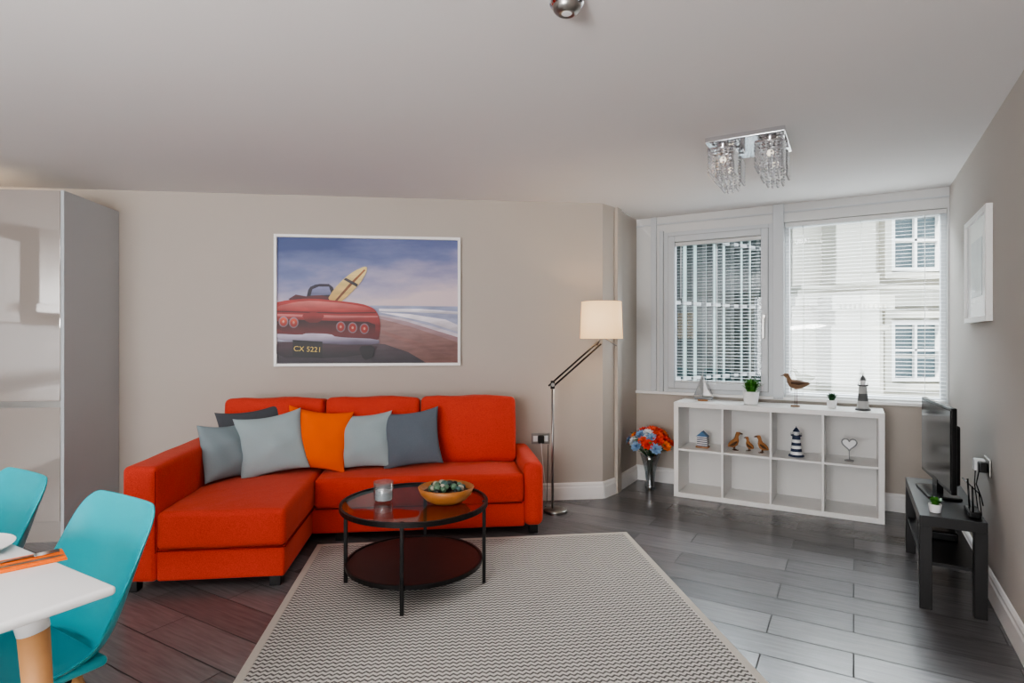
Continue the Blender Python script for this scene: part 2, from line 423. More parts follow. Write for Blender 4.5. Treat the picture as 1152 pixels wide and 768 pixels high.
while x<gl:
    bl.append((x,x+(.12 if i%3==0 else .04),-.02,.12,-8,12)); x+=.30; i+=1
boxes('mullions',bl,dkg,gg)
boxes('transoms',[(0,gl,0,.12,z,z+.06) for z in (-3.5,-2.3,-.6,.55,1.9,3.1,4.4)],M['grey'],gg)
box('street_ground',-20,25,5.9,40,-8.2,-8,mat('pavement',(150,148,145),.9))

# ------------------------------------------------------------ rug
rug=G('area_rug',(0,0,0),0)
rc=Vector((.765,3.90))
rug.location=(rc.x,rc.y,0); rug.rotation_euler=(0,0,R2)
box('rug_field',-1.97,-.03,-2.97,-.03,0.001,.009,rug_mat(),rug)
boxes('rug_border',[(-2.0,-1.965,-3,0,.001,.011),(-.035,0,-3,0,.001,.011),(-1.965,-.035,-3,-2.965,.001,.011),(-1.965,-.035,-.035,0,.001,.011)],mat('rug_binding',(192,186,176),.9,noise=.1,nscale=300),rug,bevel=.002)

# ------------------------------------------------------------ sofa
S=G('corner_sofa',(P0.x,P0.y,0),R2)
F_=M['sofa']
rbox('left_arm',-2.92,-2.75,-1.455,-.03,.05,.645,.03,F_,S,bulge=(.006,.0,.006),wr=.0015)
rbox('back_frame',-2.76,-.79,-.2,-.03,.05,.63,.035,F_,S)
rbox('right_arm',-.755,-.625,-.80,-.04,.05,.475,.045,F_,S,bulge=(.012,0,.006))
rbox('chaise_base',-2.755,-2.12,-1.45,-.2,.05,.215,.015,F_,S)
rbox('seat_base',-2.13,-.75,-.79,-.2,.05,.215,.015,F_,S)
rbox('chaise_cushion',-2.752,-2.112,-1.465,-.21,.213,.41,.03,F_,S,bulge=(.004,.01,.016),wr=.002)
rbox('seat_cushion',-2.108,-.757,-.81,-.21,.213,.405,.03,F_,S,bulge=(.0,.01,.014),wr=.002)
for i,(a,b) in enumerate(((-2.80,-2.125),(-2.115,-1.46),(-1.45,-.765))):
    rbox('back_cushion_%d'%(i+1),-(b-a)/2,(b-a)/2,-.11,.11,-.235,.235,.035,F_,S,bulge=(.006,.04,.012),loc=((a+b)/2,-.315,.635),rot=(-.13,0,(.0,.015,-.015)[i]),wr=.005)
tubes('seams',[([(-2.745,-1.463,.213),(-2.12,-1.463,.213)],.004),([(-2.115,-1.46,.213),(-2.113,-.8,.213)],.004),([(-2.1,-.80,.213),(-.77,-.80,.213)],.004),([(-2.755,-1.458,.2),(-2.755,-1.458,.62)],.002)],M['sofadk'],S)
lg=[]
for (x,y) in ((-2.88,-1.41),(-2.17,-1.41),(-.69,-.75),(-1.95,-.75),(-2.88,-.1),(-.69,-.1)):
    lg.append((x-.03,x+.03,y-.03,y+.03,0,.055))
boxes('legs',lg,M['blk'],S,bevel=.004)
ci_=[0]
def cush(nm,c,x,y,size,tilt,yaw,roll,nz=.06,base=.418,T=.15):
    ci_[0]+=1
    m=D.materials.get('fab_'+nm) or mat('fab_'+nm,c,.9,spec=.2,noise=nz,nscale=350,bump=.3)
    o=pillow('throw_pillow',size,size*.97,T,m,None,(0,0,0),(0,0,0),seed=ci_[0])
    loc=Vector((x,y,base+.5*size*math.cos(tilt)*(.95+.45*abs(math.sin(roll)))))
    w=Matrix.Translation((P0.x,P0.y,0))@Matrix.Rotation(R2,4,'Z')@Matrix.Translation(loc)@Matrix.Rotation(yaw,4,'Z')@Matrix.Rotation(-tilt,4,'X')@Matrix.Rotation(roll,4,'Y')
    o.matrix_world=w; return o
cush('greyblue',(136,151,156),-2.645,-.76,.37,.28,1.0,.05)
cush('charcoal',(84,87,92),-2.57,-.50,.43,.20,.45,-.10,nz=.15)
cush('pale',(158,172,175),-2.40,-.68,.42,.34,.25,-.14)
cush('orange',(246,102,20),-2.14,-.57,.43,.32,.12,.14)
cush('pale',(158,172,175),-1.84,-.53,.40,.30,-.05,-.05)
cush('blue',(102,110,119),-1.51,-.54,.41,.30,-.1,-.12,nz=.25)

# ------------------------------------------------------------ wall art (picture of a car on a beach)
A=G('framed_picture',(P0.x,P0.y,0),R2)
xa,xb,za,zb_=-2.568,-1.155,1.088,2.095
boxes('frame',frame_boxes(xa,xb,za,zb_,.022,-.035,-.001),M['white'],A,bevel=.002)
ax,bx,az,bz=xa+.022,xb-.022,za+.022,zb_-.022
def skymat():
    m=D.materials.new('print_sky'); m.use_nodes=True; nt=m.node_tree; N=nt.nodes; L=nt.links; b=N['Principled BSDF']
    tc=N.new('ShaderNodeTexCoord'); sp=N.new('ShaderNodeSeparateXYZ'); L.new(tc.outputs['Object'],sp.inputs[0])
    mr=N.new('ShaderNodeMapRange'); mr.inputs[1].default_value=za+(zb_-za)*.42; mr.inputs[2].default_value=zb_+.05
    nz=N.new('ShaderNodeTexNoise'); nz.inputs['Scale'].default_value=1.8; nz.inputs['Detail'].default_value=5; mp=N.new('ShaderNodeMapping'); mp.inputs['Scale'].default_value=(1,1,3.2); mp.inputs['Rotation'].default_value=(0,.45,0)
    L.new(tc.outputs['Object'],mp.inputs[0]); L.new(mp.outputs[0],nz.inputs['Vector'])
    ad=N.new('ShaderNodeMath'); ad.operation='MULTIPLY_ADD'; ad.inputs[1].default_value=.7; ad.inputs[2].default_value=-.35
    L.new(nz.outputs[0],ad.inputs[0]); a2=N.new('ShaderNodeMath'); a2.operation='ADD'; L.new(sp.outputs[2],a2.inputs[0]); L.new(ad.outputs[0],a2.inputs[1])
    xm=N.new('ShaderNodeMath'); xm.operation='MULTIPLY_ADD'; xm.inputs[1].default_value=-.18; xm.inputs[2].default_value=-.34; L.new(sp.outputs[0],xm.inputs[0])
    a3=N.new('ShaderNodeMath'); a3.operation='ADD'; L.new(a2.outputs[0],a3.inputs[0]); L.new(xm.outputs[0],a3.inputs[1])
    L.new(a3.outputs[0],mr.inputs[0]); rp=N.new('ShaderNodeValToRGB'); cr=rp.color_ramp
    cr.elements[0].position=0; cr.elements[0].color=lin((214,194,198)); cr.elements[1].position=1; cr.elements[1].color=lin((70,84,134))
    q=cr.elements.new(.3); q.color=lin((170,162,188)); q=cr.elements.new(.6); q.color=lin((116,124,168))
    L.new(mr.outputs[0],rp.inputs[0]); L.new(rp.outputs[0],b.inputs['Base Color']); b.inputs['Roughness'].default_value=.5
    return m
def V2Z(v): return bz-(v-268)/139*(bz-az)
def gmat(c1,c2,v1,v2,ns=14,na=.18):
    nm='print_%d_%d_%d_%d'%(c1[0],c1[1],c2[0],c2[2])
    if D.materials.get(nm): return D.materials[nm]
    m=D.materials.new(nm); m.use_nodes=True; nt=m.node_tree; N=nt.nodes; L=nt.links; b=N['Principled BSDF']; b.inputs['Roughness'].default_value=.5
    tc=N.new('ShaderNodeTexCoord'); sp=N.new('ShaderNodeSeparateXYZ'); L.new(tc.outputs['Object'],sp.inputs[0])
    mr=N.new('ShaderNodeMapRange'); mr.interpolation_type='SMOOTHSTEP'; mr.inputs[1].default_value=V2Z(v2); mr.inputs[2].default_value=V2Z(v1); L.new(sp.outputs[2],mr.inputs[0])
    mx=N.new('ShaderNodeMix'); mx.data_type='RGBA'; mx.inputs[6].default_value=lin(c2); mx.inputs[7].default_value=lin(c1); L.new(mr.outputs[0],mx.inputs[0])
    nz=N.new('ShaderNodeTexNoise'); nz.inputs['Scale'].default_value=ns; nz.inputs['Detail'].default_value=6; mp=N.new('ShaderNodeMapping'); mp.inputs['Scale'].default_value=(.5,1,2.5)
    L.new(tc.outputs['Object'],mp.inputs[0]); L.new(mp.outputs[0],nz.inputs['Vector'])
    m2=N.new('ShaderNodeMapRange'); m2.inputs[1].default_value=.3; m2.inputs[2].default_value=.7; m2.inputs[3].default_value=1-na; m2.inputs[4].default_value=1+na; L.new(nz.outputs[0],m2.inputs[0])
    mm=N.new('ShaderNodeVectorMath'); mm.operation='SCALE'; L.new(mx.outputs[2],mm.inputs[0]); L.new(m2.outputs[0],mm.inputs['Scale']); L.new(mm.outputs[0],b.inputs['Base Color'])
    return m
def smooth_poly(pts,it=2):
    for _ in range(it):
        o_=[]
        for i in range(len(pts)):
            a=pts[i]; b=pts[(i+1)%len(pts)]
            o_+=[(a[0]*.8+b[0]*.2,a[1]*.8+b[1]*.2),(a[0]*.2+b[0]*.8,a[1]*.2+b[1]*.8)]
        pts=o_
    return pts
def ppoly(nm,pts,c,layer,m=None,sm=0):
    V=[]; vs=[p[1] for p in pts]
    if sm: pts=[(max(314,p[0]),p[1]) for p in smooth_poly(pts,sm)]
    for (u,v) in pts: V.append((ax+(u-314)/200*(bx-ax), -.010-layer*.0008, V2Z(v)))
    if m is None:
        c1,c2=(c if isinstance(c[0],tuple) else (tuple(min(255,int(q*1.12)) for q in c),tuple(int(q*.86) for q in c)))
        m=gmat(c1,c2,min(vs),max(vs))
    return mk(nm,V,[tuple(range(len(V)))],m,A)
def pell(nm,cx,cy,rx,ry,c,layer,k=20):
    return ppoly(nm,[(cx+rx*math.cos(2*math.pi*i/k),cy+ry*math.sin(2*math.pi*i/k)) for i in range(k)],c,layer)
ppoly('sky',[(314,268),(514,268),(514,407),(314,407)],None,0,skymat())
ppoly('sea',[(314,342),(514,343),(514,407),(314,407)],((150,156,184),(190,184,200)),1)
ppoly('surf_1',[(425,346),(470,346),(514,349),(514,352),(470,350),(425,349)],(212,208,216),2)
ppoly('surf_2',[(425,350),(460,352),(500,358),(514,364),(514,372),(480,361),(440,353)],(214,208,216),3)
ppoly('surf_3',[(420,352),(450,356),(514,374),(514,378),(468,366),(420,356)],((190,178,190),(200,192,200)),4)
ppoly('wet_sand',[(400,352),(425,354),(455,360),(514,378),(514,386),(470,376),(400,376)],((168,142,148),(142,110,112)),5)
ppoly('sand',[(400,355),(425,357),(460,366),(514,384),(514,407),(400,407)],((150,116,114),(112,78,72)),6)
ppoly('sand_tracks',[(428,370),(470,384),(514,398),(514,401),(466,388),(428,374)],(128,92,88),7)
ppoly('road',[(314,383),(400,383),(432,386),(458,395),(478,407),(314,407)],((74,60,68),(50,42,50)),8)
ppoly('windscreen_frame',[(345,336),(348,323),(357,319),(373,319),(379,337)],(44,38,52),9,sm=1)
ppoly('seats',[(326,336),(334,331),(346,333),(360,331),(368,333),(374,331),(380,338),(330,339)],(80,30,36),10)
ppoly('windscreen_glass',[(350,332),(352,325),(359,322),(370,322),(373,331)],(118,120,156),11)
ppoly('surfboard',[(368,337),(375,325),(386,313),(398,304),(409,299),(412,300),(411,306),(404,318),(393,330),(382,340)],((234,210,142),(204,166,96)),12,sm=1)
ppoly('surfboard_stripe',[(376,338),(391,320),(409,302),(410,303.5),(393,322),(378,339)],(130,76,44),13)
ppoly('surfboard_band',[(386,314),(388.5,312),(402,319),(400.5,322)],(60,52,58),14)
ppoly('car_body',[(308,341),(326,337),(350,335),(385,338),(408,341),(420,346),(425,354),(427,366),(424,386),(308,382)],((170,48,46),(84,22,26)),15,sm=2)
ppoly('car_deck',[(314,344),(335,339),(352,337.5),(385,340),(410,344),(418,348),(380,349),(314,348)],((200,108,102),(168,60,56)),16,sm=1)
ppoly('deck_line',[(314,349),(380,350.5),(422,350),(422,351.2),(380,352),(314,350.5)],(84,22,26),17)
ppoly('car_crease',[(314,352.5),(380,354),(424,354),(424,356),(380,357),(314,355)],(190,104,102),17)
ppoly('car_recess',[(308,358),(380,360),(421,361),(421,376),(380,375.5),(308,371.5)],((50,14,18),(98,28,30)),17,sm=1)
ppoly('fin_l',[(340,353),(353,350),(366,353),(360,362),(346,362)],((146,42,40),(106,28,28)),18,sm=1)
for (cx,cy) in ((321,361),(332,362),(383,366.5),(396,367.5),(409,368.5)):
    pell('tail_rim',cx,cy,5.2,6,(140,116,126),19); pell('tail_light',cx,cy,3.9,4.8,((220,88,56),(150,34,26)),20); pell('tail_hub',cx,cy,1.2,1.5,(226,156,136),21)
ppoly('bumper',[(308,374),(340,375.5),(346,373.5),(372,374.5),(378,378),(425,380),(426,386),(380,386),(308,381)],((190,180,198),(90,82,104)),20,sm=1)
ppoly('bumper_low',[(308,382),(380,387),(425,387),(418,396),(380,401),(308,400)],((68,42,52),(32,26,32)),20,sm=1)
ppoly('tyre',[(402,388),(421,387),(419,401),(408,404)],(22,18,24),21,sm=1)
ppoly('number_plate',[(331,381),(363,383),(363,401),(331,399)],(26,23,26),22)
tx=D.curves.new('plate_text','FONT'); tx.body='CX 5221'; tx.size=.056; tx.extrude=.0003; tx.align_x='CENTER'; tx.align_y='CENTER'
to=D.objects.new('plate_text',tx); to.rotation_euler=(math.pi/2,0.05,0)
to.location=(ax+(347-314)/200*(bx-ax),-.0295,V2Z(391.5)); tx.materials.append(mat('plate_yellow',(212,184,96),.5)); link(to,A)

# picture on right wall
R=G('framed_picture',(W1.x,W1.y,0),R1)
boxes('frame',[(-.03,-.001,-1.53,-.87,1.39,1.42),(-.03,-.001,-1.53,-.87,1.95,1.98),(-.03,-.001,-1.53,-1.50,1.42,1.95),(-.03,-.001,-.9,-.87,1.42,1.95)],M['white'],R,bevel=.002)
boxes('print',[(-.018,-.001,-1.50,-.9,1.42,1.95)],mat('print_paper',(206,208,210),.15),R)
boxes('print_image',[(-.0195,-.018,-1.36,-1.04,1.53,1.84)],mat('print_grey',(180,188,194),.2,noise=.2,nscale=9),R)

# ------------------------------------------------------------ coffee table
T=G('coffee_table',(-.514,3.09,.011),0)
disc_ring('top_rim',.372,.386,.412,.436,M['blkm'],T)
lathe('glass_top',[(.374,.426),(.374,.432)],M['tglass'],T,seg=64)
disc_ring('shelf_rim',.345,.356,.112,.134,M['blkm'],T)
lathe('lower_shelf',[(.347,.114),(.347,.128)],M['brn'],T,seg=64)
bl=[]
for a in (0,1,2,3):
    c,s=round(math.cos(a*math.pi/2)),round(math.sin(a*math.pi/2))
    cx,cy=.366*c,.366*s
    bl.append((cx-.009,cx+.009,cy-.009,cy+.009,0,.436))
boxes('legs',bl,M['blkm'],T,bevel=.002)
c=G('glass_candle_holder',(-.68,3.09,.446),0)
lathe_open('glass',[(.001,.004),(.045,.004),(.05,.012),(.053,.1)],M['cglass'],c,th=.003)
lathe('candle',[(.044,.006),(.044,.05),(.002,.052)],M['candle'],c)
tube('wick',[(0,0,.05),(0,0,.062)],.0012,M['blk'],c,seg=6)
b=G('wooden_bowl',(-.345,3.06,.4455),.3)
lathe_open('bowl',[(.001,.009),(.07,.011),(.10,.026),(.125,.052),(.138,.084)],M['oak'],b,th=-.009,seg=40)
cols=[(40,62,58),(90,120,96),(26,34,34),(180,176,160),(64,96,92)]
for i,cc in enumerate(cols):
    L=[]
    for q in range(9):
        a=random.random()*6.28; r=random.random()**.6*.095; L.append((r*math.cos(a),r*math.sin(a),.062+.03*(1-r/.1)+random.random()*.012,.013+random.random()*.008))
    spheres('pebbles_%d'%i,L,mat('potpourri_%d'%i,cc,.4,noise=.3,nscale=40),b,sub=2)
lathe('filler',[(.001,.03),(.1,.034),(.12,.058),(.001,.06)],M['birdb'],b)

# ------------------------------------------------------------ floor lamp
Lm=G('floor_lamp',(.325,4.38,0),0)
lathe('base',[(.0,0),(.088,0),(.09,.006),(.088,.02),(.08,.026),(.02,.03)],M['steel'],Lm,seg=40)
tube('pole',[(-.02,0,.02),(-.02,0,.97)],.009,M['steel'],Lm)
j=Vector((-.02,0,.955)); k2=Vector((.335,0,1.27))
ar=(k2-j).normalized(); pr=Vector((-ar.z,0,ar.x))
tubes('arm',[([j-ar*.03+pr*.013,k2+pr*.013],.007),([j-ar*.03-pr*.013,k2-pr*.013],.007)],M['blkm'],Lm)
boxes('joint',[(-.035,-.005,-.016,.016,.925,.985)],M['blkm'],Lm,bevel=.005)
lathe('joint_knob',[(.014,-.02),(.014,.02)],M['steel'],Lm,loc=(-.02,0,.955),rot=(math.pi/2,0,0))
tubes('head_bracket',[([k2-ar*.03,k2+Vector((0,0,.03)),(.345,0,1.42)],.007),([(.345,0,1.32),(.46,0,1.245)],.004)],M['steel'],Lm)
shade=D.materials.new('lamp_shade'); shade.use_nodes=True
sb=shade.node_tree.nodes['Principled BSDF']; sb.inputs['Base Color'].default_value=lin((244,226,198)); sb.inputs['Roughness'].default_value=.8
sb.inputs['Emission Color'].default_value=lin((255,200,132)); sb.inputs['Emission Strength'].default_value=1.0
lathe_open('shade',[(.158,1.30),(.148,1.575)],shade,Lm,loc=(.345,0,0),th=.002,seg=48)
tubes('shade_spokes',[([(.345,0,1.42),(.345+.14*math.cos(a),.14*math.sin(a),1.56)],.002) for a in (0,2.09,4.18)],M['steel'],Lm,seg=6)
spheres('bulb',[(.345,0,1.45,.03)],mat('bulb',(255,240,220),.4,emit=(255,220,170),es=6),Lm,sub=2)
tube('cord',[(-.06,.04,.02),(-.07,.12,.012),(-.05,.22,.01),(-.04,.30,.2),(-.035,.305,.45)],.003,M['blk'],Lm,seg=6)

so=G('wall_socket',(P0.x,P0.y,0),R2)
rbox('plate',-.587,-.441,-.012,-.001,.455,.541,.004,M['steel'],so)
boxes('inserts',[(-.575,-.525,-.0145,-.011,.475,.52),(-.5,-.455,-.0145,-.011,.475,.52)],M['pot'],so)
rbox('plug',-.54,-.49,-.05,-.013,.465,.525,.008,M['blk'],so)
tube('plug_cord',[(-.515,-.045,.47),(-.512,-.05,.4),(-.49,-.04,.2),(-.47,-.04,.02)],.003,M['pot'],so,seg=6)

# ------------------------------------------------------------ shelving unit
KO=W0+d*.455-n_*.417
K=G('cube_shelf_unit',(KO.x,KO.y,0),R1)
KW,KD,KH=1.47,.365,.777
o=.038; i_=.016
cw=(KW-2*o-3*i_)/4; ch=(KH-2*o-i_)/2
bl=[(0,KW,0,KD,0,o),(0,KW,0,KD,KH-o,KH),(0,o,0,KD,o,KH-o),(KW-o,KW,0,KD,o,KH-o),(o,KW-o,.004,KD,o+ch,o+ch+i_)]
for q in range(1,4):
    x=o+q*cw+(q-1)*i_; bl.append((x,x+i_,.003,KD,o,KH-o))
boxes('carcass',bl,M['white'],K,bevel=.0015,seg=1)
boxes('back_panel',[(o,KW-o,KD-.006,KD-.001,o,KH-o)],M['whiteb'],K)
def cell(ci,f=.5): return o+ci*(cw+i_)+cw*f
def kp(x,y,z): 
    p=KO+d*x+n_*y; return (p.x,p.y,z+.0015)
z1=o+ch+i_; zt=KH
def bird(name,loc,rz,s,m1,m2,stand=0.0,longbill=False):
    g=G(name,loc,rz)
    h=stand
    pts=[(-.11,0,.055),(-.085,0,.05),(-.05,0,.045),(-.01,0,.042),(.025,0,.05),(.045,0,.07),(.052,0,.095),(.062,0,.112),(.082,0,.116),(.09,0,.114)]
    rad=[.004,.016,.033,.040,.034,.021,.015,.020,.014,.006]
    tube('body',[(x*s,y*s,z*s+h) for x,y,z in pts],[r*s for r in rad],m1,g,seg=14)
    bl=.055 if longbill else .03
    tube('bill',[(.084*s,0,.114*s+h),((.084+bl)*s,0,.108*s+h)],[.006*s,.0015*s],m2,g,seg=8)
    tube('wing_l',[(-.095*s,.012*s,.06*s+h),(-.04*s,.034*s,.055*s+h),(.02*s,.03*s,.055*s+h)],[.003*s,.016*s,.010*s],m2,g,seg=8)
    tube('wing_r',[(-.095*s,-.012*s,.06*s+h),(-.04*s,-.034*s,.055*s+h),(.02*s,-.03*s,.055*s+h)],[.003*s,.016*s,.010*s],m2,g,seg=8)
    spheres('eyes',[(.066*s,.017*s,.116*s+h,.003*s),(.066*s,-.017*s,.116*s+h,.003*s)],M['blk'],g)
    tubes('legs',[([(0,.012*s,0.008),(0,.010*s,h+.01*s)],.002),([(-.01*s,-.012*s,0.008),(-.01*s,-.010*s,h+.01*s)],.002)],m2,g,seg=6)
    lathe('stand',[(.032,0),(.034,.005),(.03,.01)],m1,g)
    return g
def duck(name,loc,rz,s,m1,m2):
    g=G(name,loc,rz)
    pts=[(-.055,0,.035),(-.042,0,.045),(-.02,0,.052),(.002,0,.066),(.016,0,.088),(.02,0,.112),(.022,0,.128),(.03,0,.142),(.044,0,.145)]
    rad=[.004,.018,.030,.032,.024,.015,.015,.019,.011]
    tube('body',[(x*s,y*s,z*s) for x,y,z in pts],[r*s for r in rad],m1,g,seg=14)
    tube('bill',[(.044*s,0,.145*s),(.072*s,0,.138*s)],[.009*s,.004*s],m2,g,seg=8)
    for sg_ in (-1,1):
        tube('wing',[(-.05*s,.012*s*sg_,.042*s),(-.02*s,.028*s*sg_,.058*s),(.008*s,.024*s*sg_,.078*s)],[.003*s,.013*s,.008*s],m2,g,seg=8)
        tube('leg',[(0,.012*s*sg_,0.004),(-.004*s,.012*s*sg_,.04*s)],[.004*s,.005*s],m2,g,seg=8)
        tube('foot',[(-.012*s,.013*s*sg_,.004),(.026*s,.018*s*sg_,.004)],[.003*s,.0038],m2,g,seg=8)
    spheres('eyes',[(.036*s,.017*s,.147*s,.003*s),(.036*s,-.017*s,.147*s,.003*s)],M['blk'],g)
    return g
def lighthouse(name,loc,h,m1,m2,r=.03,stripes=4):
    g=G(name,loc,0)
    lathe('rock_base',[(r*1.25,0),(r*1.25,.008),(r*1.05,.014)],m2,g)
    zz=.014; H2=h*.66; 
    for s in range(stripes):
        a=zz+(H2-zz)*s/stripes; b_=zz+(H2-zz)*(s+1)/stripes
        ra=r*(1-.38*(a/H2)); rb=r*(1-.38*(b_/H2))
        lathe('tower_band_%d'%s,[(ra,a),(rb,b_)],(m1,m2)[s%2],g,seg=20)
    lathe('gallery',[(r*.7,H2),(r*.9,H2+.004),(r*.9,H2+.01),(r*.5,H2+.01)],m2,g,seg=20)
    tubes('railing',[([(r*.86*math.cos(a),r*.86*math.sin(a),H2+.008),(r*.86*math.cos(a),r*.86*math.sin(a),H2+.028)],.0008) for a in [q*math.pi/5 for q in range(10)]],m2,g,seg=4)
    lathe('lantern',[(r*.42,H2+.01),(r*.42,H2+h*.16)],M['pot'],g,seg=12)
    lathe('roof',[(r*.58,H2+h*.16),(r*.3,H2+h*.25),(r*.05,H2+h*.30),(r*.05,H2+h*.34)],m2,g,seg=16)
    return g
duck('wooden_duck',kp(cell(1,.18),.14,z1),R1+.6,.95,M['birdw'],M['birdb'])
duck('wooden_duck',kp(cell(1,.50),.17,z1),R1+2.6,.72,M['birdw'],M['birdb'])
duck('wooden_duck',kp(cell(1,.80),.13,z1),R1+2.9,.88,M['birdw'],M['birdb'])
lighthouse('lighthouse_ornament',kp(cell(2,.47),.14,z1),.23,M['pot'],M['navy'],r=.044,stripes=6)
hb=G('beach_hut_ornament',kp(cell(0,.48),.15,z1),R1)
stripe=[]
for q in range(5): stripe.append((-.040,.040,-.029,.029,.012+q*.016,.012+q*.016+(.008)))
boxes('hut',[(-.039,.039,-.028,.028,.008,.094)],M['pot'],hb); boxes('stripes',stripe,M['navy'],hb)
mk('roof',[(-.048,-.034,.092),(.048,-.034,.092),(.048,.034,.092),(-.048,.034,.092),(0,-.034,.135),(0,.034,.135)],[(0,1,4),(3,5,2),(0,4,5,3),(1,2,5,4),(0,3,2,1)],mat('hut_blue',(70,110,150),.5),hb)
boxes('base',[(-.05,.05,-.036,.036,0,.01)],M['birdw'],hb)
hh=G('heart_ornament',kp(cell(3,.47),.14,z1),R1)
hp=[]
for q in range(33):
    a=2*math.pi*q/32; hp.append((.003*16*math.sin(a)**3,0,.125+.003*(13*math.cos(a)-5*math.cos(2*a)-2*math.cos(3*a)-math.cos(4*a))))
tube('heart_wire',hp,.005,M['grey'],hh,seg=8)
tube('stem',[(0,0,.008),(0,0,.075)],.003,M['grey'],hh,seg=8); lathe('stand',[(.03,0),(.032,.006),(.008,.012)],M['grey'],hh)
mk('heart_panel',[(p[0]*.93,-.001,.125+(p[2]-.125)*.93) for p in hp[:-1]],[tuple(range(32))],M['pot'],hh)

def plant(name,loc,r,h,lm,leafh,nl,spread):
    g=G(name,loc,0)
    lathe('pot',[(r*.78,0),(r*.82,.004),(r,h*.96),(r,h),(r*.88,h),(r*.86,h*.85),(.001,h*.85)],M['pot'],g,seg=28)
    lathe('soil',[(.001,h*.8),(r*.85,h*.86),(.001,h*.88)],M['birdb'],g)
    V=[];F=[]
    for q in range(nl):
        a=random.random()*6.28; sp=random.random()*spread; L=leafh*(.6+.5*random.random()); w=.006+.004*random.random()
        r0=random.random()*r*.5; base=Vector((r0*math.cos(a),r0*math.sin(a),h*.86)); dirv=Vector((math.cos(a),math.sin(a),0)); side=Vector((-math.sin(a),math.cos(a),0))
        b0=len(V)
        for st in range(5):
            f=st/4; p=base+dirv*(sp*f*f)+Vector((0,0,L*f*(1-.25*f*sp/max(spread,.001)))); ww=w*math.sin(math.pi*(.15+.8*f))
            V+= [p-side*ww,p+side*ww]
        for st in range(4): F.append((b0+2*st,b0+2*st+1,b0+2*st+3,b0+2*st+2))
    mk('leaves',V,F,lm,g); return g
plant('potted_plant',kp(.575,.15,zt),.062,.10,M['green'],.12,170,.085)
plant('potted_plant',kp(1.14,.17,zt),.036,.06,M['dgreen'],.065,60,.045)
bird('shorebird_ornament',kp(.895,.13,zt),R1+math.pi-.2,.95,mat('bird_grey_wood',(132,104,80),.6,noise=.25,nscale=40),M['birdb'],stand=.13)
lighthouse('lighthouse_ornament',kp(1.34,.14,zt),.265,mat('grey_light',(178,178,176),.6),mat('grey_dark',(96,98,98),.6),r=.04,stripes=3)
sbp=G('sailboat_ornament',kp(.19,.20,zt),R1+.15)
V=[];F=[]
hs=[(-.075,.004,.03),(-.05,.018,.03),(0,.024,.028),(.05,.015,.03),(.085,.002,.038)]
for (x,w,z) in hs: V+= [(x,-w,z),(x*.85,0,.006),(x,w,z)]
for q in range(4):
    F+=[(3*q,3*q+1,3*q+4,3*q+3),(3*q+1,3*q+2,3*q+5,3*q+4),(3*q+2,3*q,3*q+3,3*q+5)]
mk('hull',V,F,M['grey'],sbp); tube('mast',[(0,0,.02),(0,0,.235)],.002,M['grey'],sbp,seg=6)
mk('main_sail',[(-.004,0,.05),(-.004,0,.225),(-.035,.006,.13),(-.07,0,.05)],[(0,1,2,3)],M['grey'],sbp)
mk('jib_sail',[(.006,0,.045),(.006,0,.20),(.035,.005,.1),(.07,0,.045)],[(0,1,2,3)],M['pot'],sbp)
tubes('rigging',[([(0,0,.235),(.085,0,.04)],.0008),([(0,0,.235),(-.075,0,.03)],.0008),([(-.07,0,.048),(0,0,.048)],.0015)],M['navy'],sbp,seg=4)
boxes('stand',[(-.04,.04,-.012,.012,0,.01)],M['birdw'],sbp)

# ------------------------------------------------------------ flowers in vase on floor
Fv=G('flower_vase',(1.19,5.03,0),0)
lathe_open('vase',[(.001,.006),(.045,.006),(.04,.03),(.034,.08),(.042,.16),(.062,.24),(.082,.31)],M['cglass'],Fv,th=.004)
lathe('water',[(.041,.012),(.033,.08),(.038,.15)],M['cglass'],Fv)
stems=[];heads=[]; NB=38
for q in range(NB):
    a=q*2.4; rr=.19*math.sqrt((q+.5)/NB); zc=.515-.13*(rr/.19)**2+random.uniform(-.015,.015)
    heads.append((rr*math.cos(a),rr*math.sin(a),zc)); stems.append(([(random.uniform(-.02,.02),random.uniform(-.02,.02),.015),(rr*.15*math.cos(a),rr*.15*math.sin(a),.28),(rr*math.cos(a),rr*math.sin(a),zc)],.0025))
tubes('stems',stems,M['dgreen'],Fv,seg=5)
fc=[(216,60,40),(240,124,50),(128,160,196),(210,214,220),(236,92,60)]
for ci in range(5):
    V=[];F=[]
    for q,hpos in enumerate(heads):
        pick=(2,3,4,2,0,1)[q%6] if hpos[0]<.01 else (0,1,4,1,4,0)[q%6]
        if ci!=pick: continue
        c0=Vector(hpos); ax_=Vector((hpos[0]*3,hpos[1]*3,.35)).normalized(); t_=ax_.orthogonal().normalized(); b2=ax_.cross(t_)
        for ring,(npet,rad,el) in enumerate(((9,.056,.1),(8,.045,.5),(6,.032,.95),(4,.018,1.3))):
            for p in range(npet):
                an=2*math.pi*(p+.5*ring)/npet; rd=t_*math.cos(an)+b2*math.sin(an); sd=ax_.cross(rd)
                up=rd*math.cos(el)+ax_*math.sin(el); nn=len(V)
                V+= [c0,c0+up*rad*.6-sd*rad*.36,c0+up*rad+ax_*.004,c0+up*rad*.6+sd*rad*.36]; F+= [(nn,nn+1,nn+2),(nn,nn+2,nn+3)]
    if V: mk('blooms_%d'%ci,V,F,mat('petal_%d'%ci,fc[ci],.6),Fv)
V=[];F=[]
